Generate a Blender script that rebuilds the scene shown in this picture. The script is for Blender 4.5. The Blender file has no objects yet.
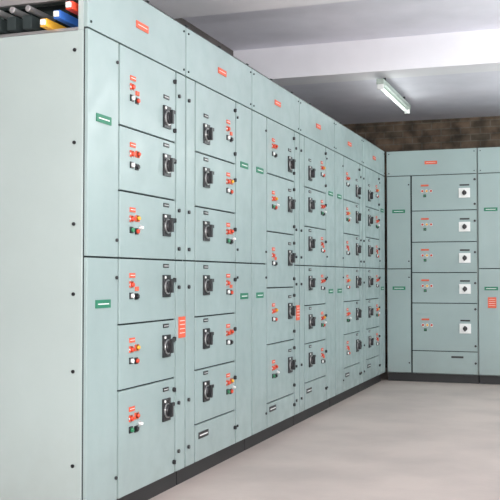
import bpy, bmesh, math, random
from mathutils import Vector, Matrix
random.seed(4)
sc = bpy.context.scene
try:
    sc.view_settings.view_transform = 'Standard'
except Exception:
    pass

# ---------------------------------------------------------------- materials
def mat(name, col, rough=0.5, metal=0.0, emit=0.0, noise=0.0, nscale=3.0, bump=0.0, bscale=40.0, col2=None, wear=False):
    m = bpy.data.materials.new(name); m.use_nodes = True
    nt = m.node_tree; b = nt.nodes['Principled BSDF']
    b.inputs['Base Color'].default_value = (*col, 1)
    b.inputs['Roughness'].default_value = rough
    b.inputs['Metallic'].default_value = metal
    if emit:
        b.inputs['Emission Color'].default_value = (*col, 1)
        b.inputs['Emission Strength'].default_value = emit
    tc = nt.nodes.new('ShaderNodeTexCoord')
    if noise or col2:
        n = nt.nodes.new('ShaderNodeTexNoise'); n.inputs['Scale'].default_value = nscale
        n.inputs['Detail'].default_value = 6
        nt.links.new(tc.outputs['Object'], n.inputs['Vector'])
        r = nt.nodes.new('ShaderNodeValToRGB')
        c2 = col2 if col2 else tuple(c*(1-noise) for c in col)
        r.color_ramp.elements[0].color = (*c2, 1); r.color_ramp.elements[0].position = 0.35
        r.color_ramp.elements[1].color = (*col, 1); r.color_ramp.elements[1].position = 0.62
        nt.links.new(n.outputs['Fac'], r.inputs['Fac'])
        last = r.outputs['Color']
        if wear:
            n3 = nt.nodes.new('ShaderNodeTexNoise'); n3.inputs['Scale'].default_value = 9; n3.inputs['Detail'].default_value = 10
            nt.links.new(tc.outputs['Object'], n3.inputs['Vector'])
            r3 = nt.nodes.new('ShaderNodeMapRange')
            r3.inputs['From Min'].default_value=.35; r3.inputs['From Max'].default_value=.7
            r3.inputs['To Min'].default_value=rough-.06; r3.inputs['To Max'].default_value=rough+.18
            nt.links.new(n3.outputs['Fac'], r3.inputs['Value']); nt.links.new(r3.outputs[0], b.inputs['Roughness'])
            # dust toward the floor
            sp_ = nt.nodes.new('ShaderNodeSeparateXYZ'); nt.links.new(tc.outputs['Object'], sp_.inputs[0])
            mr = nt.nodes.new('ShaderNodeMapRange'); mr.inputs['From Min'].default_value=.09; mr.inputs['From Max'].default_value=.5
            mr.inputs['To Min'].default_value=.45; mr.inputs['To Max'].default_value=0
            nt.links.new(sp_.outputs['Z'], mr.inputs['Value'])
            mu = nt.nodes.new('ShaderNodeMath'); mu.operation='MULTIPLY'
            nt.links.new(mr.outputs[0], mu.inputs[0]); nt.links.new(n3.outputs['Fac'], mu.inputs[1])
            mxx = nt.nodes.new('ShaderNodeMixRGB'); mxx.inputs[2].default_value=(.24,.24,.22,1)
            nt.links.new(mu.outputs[0], mxx.inputs[0]); nt.links.new(last, mxx.inputs[1]); last = mxx.outputs[0]
        nt.links.new(last, b.inputs['Base Color'])
    if bump:
        n2 = nt.nodes.new('ShaderNodeTexNoise'); n2.inputs['Scale'].default_value = bscale
        nt.links.new(tc.outputs['Object'], n2.inputs['Vector'])
        bp = nt.nodes.new('ShaderNodeBump'); bp.inputs['Strength'].default_value = bump
        bp.inputs['Distance'].default_value = 0.01
        nt.links.new(n2.outputs['Fac'], bp.inputs['Height'])
        nt.links.new(bp.outputs['Normal'], b.inputs['Normal'])
    return m

M = {
 'paint': mat('cabinet_paint', (0.300,0.388,0.380), 0.34, noise=0.10, nscale=1.5, bump=.06, bscale=3, wear=True),
 'carc': mat('cabinet_paint_frame', (0.36,0.43,0.415), 0.5, noise=0.07, nscale=1.5, wear=True),
 'gap': mat('gasket_dark', (0.015,0.025,0.025), 0.8),  # near-black for the shade in door gaps, also small dark parts
 'black': mat('black_plastic', (0.012,0.012,0.014), 0.35),
 'plinth': mat('plinth_black', (0.012,0.012,0.013), 0.5),
 'red': mat('red_plastic', (0.62,0.06,0.025), 0.4),
 'orange': mat('label_orange_red', (0.66,0.10,0.045), 0.55),
 'yellow': mat('yellow_plastic', (0.80,0.42,0.04), 0.5),
 'green': mat('green_label', (0.01,0.17,0.09), 0.5),
 'lampg': mat('green_lens', (0.03,0.22,0.10), 0.3),
 'white': mat('white_plastic', (0.80,0.81,0.79), 0.4),
 'chrome': mat('steel_bezel', (0.6,0.6,0.6), 0.3, metal=0.8),
 'blue': mat('blue_sleeve', (0.03,0.14,0.50), 0.6),
 'copper': mat('busbar_metal', (0.55,0.45,0.35), 0.35, metal=0.9),
}

# ---------------------------------------------------------------- builder
class MB:
    def __init__(s): s.bm = bmesh.new(); s.mats = []
    def mi(s, m):
        if m not in s.mats: s.mats.append(m)
        return s.mats.index(m)
    def box(s, x0,x1,y0,y1,z0,z1, m):
        i = s.mi(m)
        v = [s.bm.verts.new(p) for p in [(x0,y0,z0),(x1,y0,z0),(x1,y1,z0),(x0,y1,z0),(x0,y0,z1),(x1,y0,z1),(x1,y1,z1),(x0,y1,z1)]]
        for f in [(0,3,2,1),(4,5,6,7),(0,1,5,4),(1,2,6,5),(2,3,7,6),(3,0,4,7)]:
            s.bm.faces.new([v[k] for k in f]).material_index = i
    def cyl(s, x,z,y0,y1,r,m,r2=None,n=16,axis='Y'):
        i = s.mi(m); r2 = r if r2 is None else r2
        def P(a, rr, t):
            c, q = math.cos(a)*rr, math.sin(a)*rr
            if axis=='Y': return (x+c, t, z+q)
            return (t, x+c, z+q)
        A = [s.bm.verts.new(P(2*math.pi*k/n, r, y0)) for k in range(n)]
        B = [s.bm.verts.new(P(2*math.pi*k/n, r2, y1)) for k in range(n)]
        for k in range(n):
            f = s.bm.faces.new([A[k],A[(k+1)%n],B[(k+1)%n],B[k]]); f.material_index = i; f.smooth = True
        s.bm.faces.new(A[::-1]).material_index = i
        s.bm.faces.new(B).material_index = i
    def obj(s, name, parent=None, bevel=0):
        bmesh.ops.recalc_face_normals(s.bm, faces=s.bm.faces[:])
        me = bpy.data.meshes.new(name); s.bm.to_mesh(me); s.bm.free()
        for m in s.mats: me.materials.append(M[m] if isinstance(m,str) else m)
        o = bpy.data.objects.new(name, me); sc.collection.objects.link(o)
        if parent: o.parent = parent
        if bevel:
            b = o.modifiers.new('bevel','BEVEL'); b.width = bevel; b.segments = 2; b.limit_method='ANGLE'
        return o

def empty(name, loc, rz):
    e = bpy.data.objects.new(name, None); sc.collection.objects.link(e)
    e.location = loc; e.rotation_euler = (0,0,rz); e.empty_display_size = 0.2
    return e

H = 2.44; PL = 0.09; HD = 2.175; MID = 1.19
ROWS6 = [HD,1.80,1.50,1.19,0.885,0.585,PL+0.005]
ROWS7 = [HD,1.79,1.49,1.19,0.885,0.595,0.30,PL+0.005]
ROWS5 = [HD,1.80,1.41,1.03,0.65,0.26,PL+0.005]

def isolator(b, x, z):
    b.box(x-.042,x+.042,-.010,0,z-.056,z+.056,'black')
    b.cyl(x,z-.004,-.010,-.016,.037,'chrome',n=20)
    b.cyl(x,z-.004,-.016,-.026,.032,'black',.029,n=20)
    b.box(x-.009,x+.010,-.040,-.024,z-.034,z+.036,'black')
    b.box(x+.010,x+.028,-.040,-.030,z+.018,z+.036,'black')
    b.cyl(x-.030,z+.044,-.010,-.015,.007,'white',n=10)
    b.box(x-.034,x+.030,-.004,0,z+.092,z+.112,'black')
    b.box(x-.028,x+.024,-.0048,-.004,z+.100,z+.103,'white')

def isolator_white(b, x, z):
    b.box(x-.058,x+.058,-.012,0,z-.050,z+.050,'white')
    b.cyl(x,z,-.012,-.03,.024,'black',.022,n=20)
    b.box(x-.007,x+.007,-.045,-.028,z-.028,z+.028,'black')
    b.box(x-.05,x+.05,-.004,0,z+.075,z+.090,'black')

def lamp(b, x, z, m, r=.014):
    b.cyl(x,z,0,-.006,r+.005,'chrome',n=14)
    b.cyl(x,z,-.006,-.018,r,m,r*.75,n=14)

def button(b, x, z, m, r=.014):
    b.box(x-r-.004,x+r+.004,-.006,0,z-r-.004,z+r+.004,'black')
    b.cyl(x,z,-.006,-.016,r,m,r*.9,n=14)

def cluster(b, x, z, k):
    b.box(x-.045,x+.010,-.004,0,z+.062,z+.084,'orange')
    b.box(x-.04,x+.005,-.0048,-.004,z+.072,z+.075,'white')
    b.box(x-.046,x-.014,-.006,0,z+.016,z+.046,'orange')
    lamp(b,x-.030,z+.030,'red',.012)
    if k%3!=1:
        b.box(x+.012,x+.050,-.006,0,z+.020,z+.050,'orange'); lamp(b,x+.032,z+.036,'red' if k%2 else 'yellow',.010)
    else:
        b.box(x+.012,x+.044,-.006,0,z+.000,z+.020,'orange')
    button(b,x-.030,z-.022,'lampg' if k%3==0 else 'white',.011)
    button(b,x+.024,z-.026,'black' if k%2 else 'red',.011)
    if k%3==0: lamp(b,x+.066,z-.006,'white',.009)

def cabinet(name, loc, rz, W, cols, kind, rows, style, wlab=None, depth=.72, active=None, end_open=False):
    e = empty(name, loc, rz)
    b = MB()
    if not end_open:
        b.box(.001,W-.001,.020,depth,PL,H,'carc')
    else:
        b.box(.001,W-.001,.020,depth,PL,2.165,'carc')
        b.box(.42,W-.001,.020,depth,2.165,H,'carc')
        b.box(.001,.42,.020,.045,2.165,H,'carc')
        b.box(.001,.42,depth-.02,depth,2.165,H,'carc')
        b.box(.001,.42,.045,depth-.02,H-.02,H,'carc')
        b.box(.415,.42,.046,depth-.021,2.166,H-.021,'gap')
    b.obj('carcass', e, .003)
    b = MB(); b.box(.008,W-.008,.0145,.022,PL+.004,H-.004,'gap'); b.obj('door_gasket', e)  # dark sheet behind the doors, gap shade put into its colour
    b = MB(); b.box(.004,W-.004,.05,depth-.03,0,PL+.001,'plinth'); b.obj('plinth', e)
    b = MB()
    b.box(.005,W-.005,.0,.0195,HD+.0035,H-.001,'paint')
    b.obj('header_cover', e, .002)
    b = MB()
    for x0,x1,t in cols:
        zs = rows if t=='d' else [HD,MID,PL+.005]
        for a,c in zip(zs[:-1],zs[1:]):
            b.box(x0+.0085,x1-.0085,.0,.0195,c+.004,a-.004,'paint')
    b.obj('doors', e, .002)
    sw = MB(); il = MB(); lb = MB(); lk = MB()
    d = [c for c in cols if c[2]=='d'][0]
    w = d[1]-d[0]
    n = len(rows)-1
    act = active if active is not None else n
    for k in range(n):
        zc = (rows[k]+rows[k+1])/2
        if k==0: zc = rows[1]+.135 if style!='white' else zc
        small = rows[k]-rows[k+1] < .25
        if k<act and not small:
            if k==n-1 and rows[k]-rows[k+1]>.4: zc = rows[k]-.17
            if kind=='A': xs, xl = d[0]+w*.81, d[0]+w*.24
            else: xs, xl = d[0]+w*.24, d[0]+w*.82
            if style=='white':
                isolator_white(sw,xs,zc-.01)
                lb.box(xl-.06,xl+.02,-.004,0,zc+.070,zc+.088,'orange')
                lamp(il,xl-.045,zc+.02,'red',.012); lamp(il,xl+.0,zc+.02,'yellow',.012); lamp(il,xl+.045,zc+.02,'red',.012)
                button(il,xl-.02,zc-.030,'lampg',.010)
            else:
                isolator(sw,xs,zc+(.02 if k else -.02))
                cluster(il,xl,zc+(.03 if k==0 else .0),k+int(loc[1]*3))
        elif k<n-1 or style=='white':
            lb.box(d[0]+w*.6,d[0]+w*.78,-.003,0,zc+.05,zc+.07,'black')
        elif small:
            lb.box(d[0]+w*.08,d[0]+w*.3,-.003,0,zc+.02,zc+.055,'black')
            lb.box(d[0]+w*.10,d[0]+w*.28,-.0038,-.003,zc+.034,zc+.040,'white')
        for zz in ([zc] if small else [rows[k]-.06, rows[k+1]+.06] if rows[k]-rows[k+1]>.36 else [zc+.05]):
            lk.cyl(d[1]-.026, zz, 0,-.010,.012,'black',n=12)
            lk.box(d[1]-.030,d[1]-.022,-.015,-.010,zz-.010,zz+.010,'black')
    for x0,x1,t in cols:
        if t=='n':
            xm=(x0+x1)/2
            for zz in (1.80,.985):
                lb.box(xm-.068,xm+.068,-.004,0,zz-.018,zz+.018,'green')
                lb.box(xm-.05,xm+.05,-.0046,-.004,zz-.003,zz+.002,'white')
            xe = x1-.025 if kind=='A' else x0+.025
            for zz in (2.08,1.27,1.1,.2):
                lk.cyl(xe,zz,0,-.008,.008,'black',n=10)
        if t=='s':
            for zz in (2.05,1.45,1.25,1.05,.45,.2):
                lk.cyl(x0+.035,zz,0,-.010,.010,'black',n=10)
    if wlab is not None:
        x,z = wlab
        lb.box(x-.042,x+.042,-.004,0,z-.055,z+.055,'orange')
        for q in (-.03,-.008,.014,.034): lb.box(x-.033,x+.033,-.0048,-.004,z+q-.0014,z+q+.0014,'white')
    xm = W*.5
    lb.box(xm-.065,xm+.065,-.004,0,2.290,2.324,'orange'); lb.box(xm-.05,xm+.05,-.0048,-.004,2.306,2.309,'white')
    for xx in (.03,W-.03):
        for zz in (HD+.03,H-.03): lk.cyl(xx,zz,0,-.005,.006,'gap',n=8)
    sw.obj('isolator_handles', e, .002); il.obj('indicator_lamps_and_buttons', e); lb.obj('labels', e); lk.obj('locks', e)
    if end_open:
        b = MB()
        for y,z,m in ((.060,2.270,'red'),(.120,2.236,'blue'),(.185,2.206,'yellow')):
            b.box(-.028,.14,y-.004,y+.030,z-.020,z+.016,m)
            b.box(-.040,-.028,y,y+.024,z-.014,z+.010,'white')
            b.box(.14,.40,y,y+.02,z-.014,z+.010,'copper')
        for y in (.27,.35,.43,.51,.59):
            b.box(-.01,.40,y,y+.045,2.19,2.25,'gap')
            b.cyl(y+.02,2.28,-.01,.2,.014,'chrome',axis='X')
        b.box(.02,.05,.05,depth-.03,2.31,2.34,'chrome')
        b.box(.02,.05,.05,depth-.03,2.170,2.185,'chrome')
        b.obj('busbar_ends', e, .003)
        b = MB()
        for z in (.3,.7,1.03,1.33,1.68,2.08): b.cyl(.06,z,.0012,-.004,.008,'black',n=10,axis='X')
        b.obj('end_panel_bolts', e)
    return e

XF = -2.0; Y0 = 3.58; W = 1.068
A = [(0,.30,'n'),(.30,.938,'d'),(.938,W,'s')]
B = [(0,.13,'s'),(.13,.768,'d'),(.768,W,'n')]
def left(i, kind, rows, wlab=None, **k):
    return cabinet('switchgear_cabinet', (XF, Y0+i*(W+.002), 0), math.pi/2, W, A if kind=='A' else B, kind, rows, 'black', wlab, **k)
left(0,'A',ROWS6,(W-.05,.84),end_open=True)
left(1,'B',ROWS7)
left(2,'A',ROWS5,(W-.05,.84))
left(3,'B',ROWS7)
left(4,'A',ROWS7)
left(5,'B',ROWS7)

YB = Y0+6*(W+.002)+.03
WB = .95
C = [(0,.265,'n'),(.265,WB,'d')]
RB = [HD,1.80,1.47,1.15,.83,.33,PL+.005]
for i in range(4):
    cabinet('switchgear_cabinet', (XF+.01+i*(WB+.002), YB, 0), 0, WB, C, 'A', RB, 'white', (.14,.84) if i==1 else None, depth=.6, active=5)

b = MB()
b.box(XF-.36,XF-.06,Y0+.5,YB-.02,H+.0005,H+.045,'black')
for k in range(12): b.box(XF-.365,XF-.055,Y0+.7+k*.5,Y0+.73+k*.5,H+.045,H+.05,'gap')
b.obj('cable_trunking')  # black strip added along the cabinet tops, draws the dark line there

# ---------------------------------------------------------------- room
XL,XR,YN,YFAR = -3.2, 3.6, -3.2, YB+1.45
HC, HL = 3.30, 3.0
floor_m = mat('floor_screed', (0.52,0.445,0.405), 0.5, nscale=1.6, col2=(0.42,0.36,0.33), bump=.15, bscale=25)
ceil_m = mat('ceiling_distemper', (0.84,0.83,0.91), 0.9, noise=.09, nscale=2.0, bump=.2, bscale=12)
beam_m = mat('beam_distemper', (0.92,0.91,0.95), 0.9, noise=.06, nscale=2.0, bump=.2, bscale=12)
wall_m = mat('wall_plaster', (0.66,0.64,0.62), 0.9, noise=.2, nscale=2.0)
wall_dk = mat('wall_unpainted_plaster', (0.12,0.105,0.10), 0.95, noise=.3, nscale=3.0)  # wall darkened by colour to give the shaded gap above the cabinets

brick = bpy.data.materials.new('brickwork'); brick.use_nodes=True
nt=brick.node_tree; bs=nt.nodes['Principled BSDF']; bs.inputs['Roughness'].default_value=.95
tc=nt.nodes.new('ShaderNodeTexCoord'); sp=nt.nodes.new('ShaderNodeSeparateXYZ'); cb=nt.nodes.new('ShaderNodeCombineXYZ')
nt.links.new(tc.outputs['Object'],sp.inputs[0]); nt.links.new(sp.outputs['X'],cb.inputs['X']); nt.links.new(sp.outputs['Z'],cb.inputs['Y'])
bt=nt.nodes.new('ShaderNodeTexBrick'); nt.links.new(cb.outputs[0],bt.inputs['Vector'])
bt.inputs['Scale'].default_value=1; bt.inputs['Brick Width'].default_value=.23; bt.inputs['Row Height'].default_value=.08; bt.inputs['Mortar Size'].default_value=.007
bt.inputs['Color1'].default_value=(.17,.12,.085,1); bt.inputs['Color2'].default_value=(.10,.08,.06,1); bt.inputs['Mortar'].default_value=(.16,.14,.115,1)
nz=nt.nodes.new('ShaderNodeTexNoise'); nz.inputs['Scale'].default_value=6; nz.inputs['Detail'].default_value=8
nt.links.new(tc.outputs['Object'],nz.inputs['Vector'])
mx=nt.nodes.new('ShaderNodeMixRGB'); mx.blend_type='MULTIPLY'; mx.inputs[0].default_value=.85
rp=nt.nodes.new('ShaderNodeValToRGB'); rp.color_ramp.elements[0].position=.35; rp.color_ramp.elements[0].color=(.22,.22,.22,1); rp.color_ramp.elements[1].position=.65; rp.color_ramp.elements[1].color=(1.1,1.05,1.0,1)
nt.links.new(nz.outputs['Fac'],rp.inputs[0]); nt.links.new(bt.outputs['Color'],mx.inputs[1]); nt.links.new(rp.outputs[0],mx.inputs[2]); nt.links.new(mx.outputs[0],bs.inputs['Base Color'])
bp=nt.nodes.new('ShaderNodeBump'); bp.inputs['Distance'].default_value=.02; bp.inputs['Strength'].default_value=.6; bp.invert=True
nt.links.new(bt.outputs['Fac'],bp.inputs['Height']); nt.links.new(bp.outputs['Normal'],bs.inputs['Normal'])

def room(name, boxes):
    b = MB()
    for bx in boxes: b.box(*bx)
    return b.obj(name)
room('floor', [(XL-.2,XR+.2,YN-.2,YFAR+.2,-.1,0,floor_m)])
room('ceiling', [(XL-.2,XR+.2,YN-.2,8.6,HC,HC+.15,ceil_m),(XL-.2,XR+.2,8.95,YFAR+.2,HL,HC+.15,ceil_m)])
room('ceiling_beam', [(XL,XR,8.6,8.949,HL-.002,HC+.14,beam_m)])
room('ceiling_beam', [(XL,XR,5.85,6.35,HL,HC-.001,beam_m)])
room('ceiling_beam', [(XL,XR,1.8,2.3,HL,HC-.001,beam_m)])
room('wall_left', [(XL-.2,XL-.001,YN,YFAR,0,HC,wall_dk)])
room('wall_back', [(XL-.2,XR+.2,YFAR+.001,YFAR+.2,0,HC,brick)])
room('wall_front', [(XL-.2,XR+.2,YN-.2,YN-.001,0,HC,wall_m)])
added_wins=[(-1.6,.8),(2.4,4.8),(6.6,9.0)]  # unseen windows, added so light reaches the left row from the right
bx=[(XR,XR+.2,YN,YFAR,0,.9,wall_m),(XR,XR+.2,YN,YFAR,2.5,HC,wall_m)]
ys=[YN]+[v for w_ in added_wins for v in w_]+[YFAR]
for a,c in zip(ys[::2],ys[1::2]): bx.append((XR,XR+.2,a,c,.9,2.5,wall_m))
room('wall_right', bx)
frame_m = mat('window_frame_paint',(.3,.33,.32),.5)
for i,(a,c) in enumerate(added_wins):
    fr=[(XR+.08,XR+.12,a,a+.05,.9,2.5,frame_m),(XR+.08,XR+.12,c-.05,c,.9,2.5,frame_m),(XR+.08,XR+.12,a,c,.9,.95,frame_m),(XR+.08,XR+.12,a,c,2.45,2.5,frame_m)]
    for t in (1/3,2/3): fr.append((XR+.085,XR+.115,a+(c-a)*t-.02,a+(c-a)*t+.02,.95,2.45,frame_m))
    room('window_%d'%(i+1), fr)
    L=bpy.data.lights.new('window_daylight_%d'%(i+1),'AREA'); L.shape='RECTANGLE'; L.size=1.5; L.size_y=c-a-.1; L.energy=(60,58,44)[i]; L.color=(.90,.95,1)  # area fill added in the opening in place of daylight
    o=bpy.data.objects.new('window_daylight_%d'%(i+1),L); sc.collection.objects.link(o); o.location=(XR+.06,(a+c)/2,1.7); o.rotation_euler=(0,math.radians(90),0)

# ---------------------------------------------------------------- fluorescent batten fittings, the first real, the others added to brighten
tube_lit = mat('fluorescent_tube',(.9,1,.95),.3,emit=.7)
batten = mat('batten_enamel',(.40,.47,.42),.4)
def fitting(x,y0,y1,z,ceil, energy):
    e=empty('fluorescent_light_fitting',(x,(y0+y1)/2,z),0); h=(y1-y0)/2
    b=MB()
    b.box(-.035,.035,-h,h,0,.05,batten)
    b.box(-.028,.028,-h,-h+.035,-.045,0,'white'); b.box(-.028,.028,h-.035,h,-.045,0,'white')
    b.obj('batten',e,.004)
    b=MB()
    b.cyl(0,-.028,-h+.035,h-.035,.016,tube_lit)
    b.obj('tube',e)
    b=MB()
    for yy in (-h*.7,h*.7): b.box(-.012,.012,yy-.012,yy+.012,.05,ceil-z,'black')
    b.obj('hanger_rods',e)
    if energy:
        for t in (-.6,.0,.6):
            L=bpy.data.lights.new('tube_light','POINT'); L.shadow_soft_size=.05; L.energy=energy/3; L.color=(.95,1,.98)
            o=bpy.data.objects.new('tube_light',L); sc.collection.objects.link(o); o.parent=e; o.location=(0,t*h,-.11)
fitting(-1.78,8.70,10.15,2.90,HL,3)
fitting(0.8,2.9,4.3,3.0,HC,50)  # unseen fitting, added to light the near room
fitting(0.8,-1.4,0.0,3.0,HC,40)  # added behind the camera as further fill
fitting(0.9,6.9,8.3,2.75,HC,90)  # added out of view, strongest fill for the ceiling
fitting(0.5,9.2,10.6,2.6,HL,36)  # added off frame to brighten the far ceiling

# photographer's flash
L=bpy.data.lights.new('camera_flash','POINT'); L.shadow_soft_size=.06; L.energy=540; L.color=(1,.98,.97)
o=bpy.data.objects.new('camera_flash',L); sc.collection.objects.link(o); o.location=(-.1,-.1,1.45)

w=bpy.data.worlds.new('world'); sc.world=w; w.use_nodes=True
w.node_tree.nodes['Background'].inputs[0].default_value=(.8,.88,1,1); w.node_tree.nodes['Background'].inputs[1].default_value=1.2

cam=bpy.data.cameras.new('camera'); cam.sensor_width=36; cam.lens=950/500*36; cam.clip_start=.05
co=bpy.data.objects.new('camera',cam); sc.collection.objects.link(co)
co.location=(0,0,1.103); co.rotation_euler=(math.radians(90+1.63),0,math.radians(19.4))
sc.camera=co
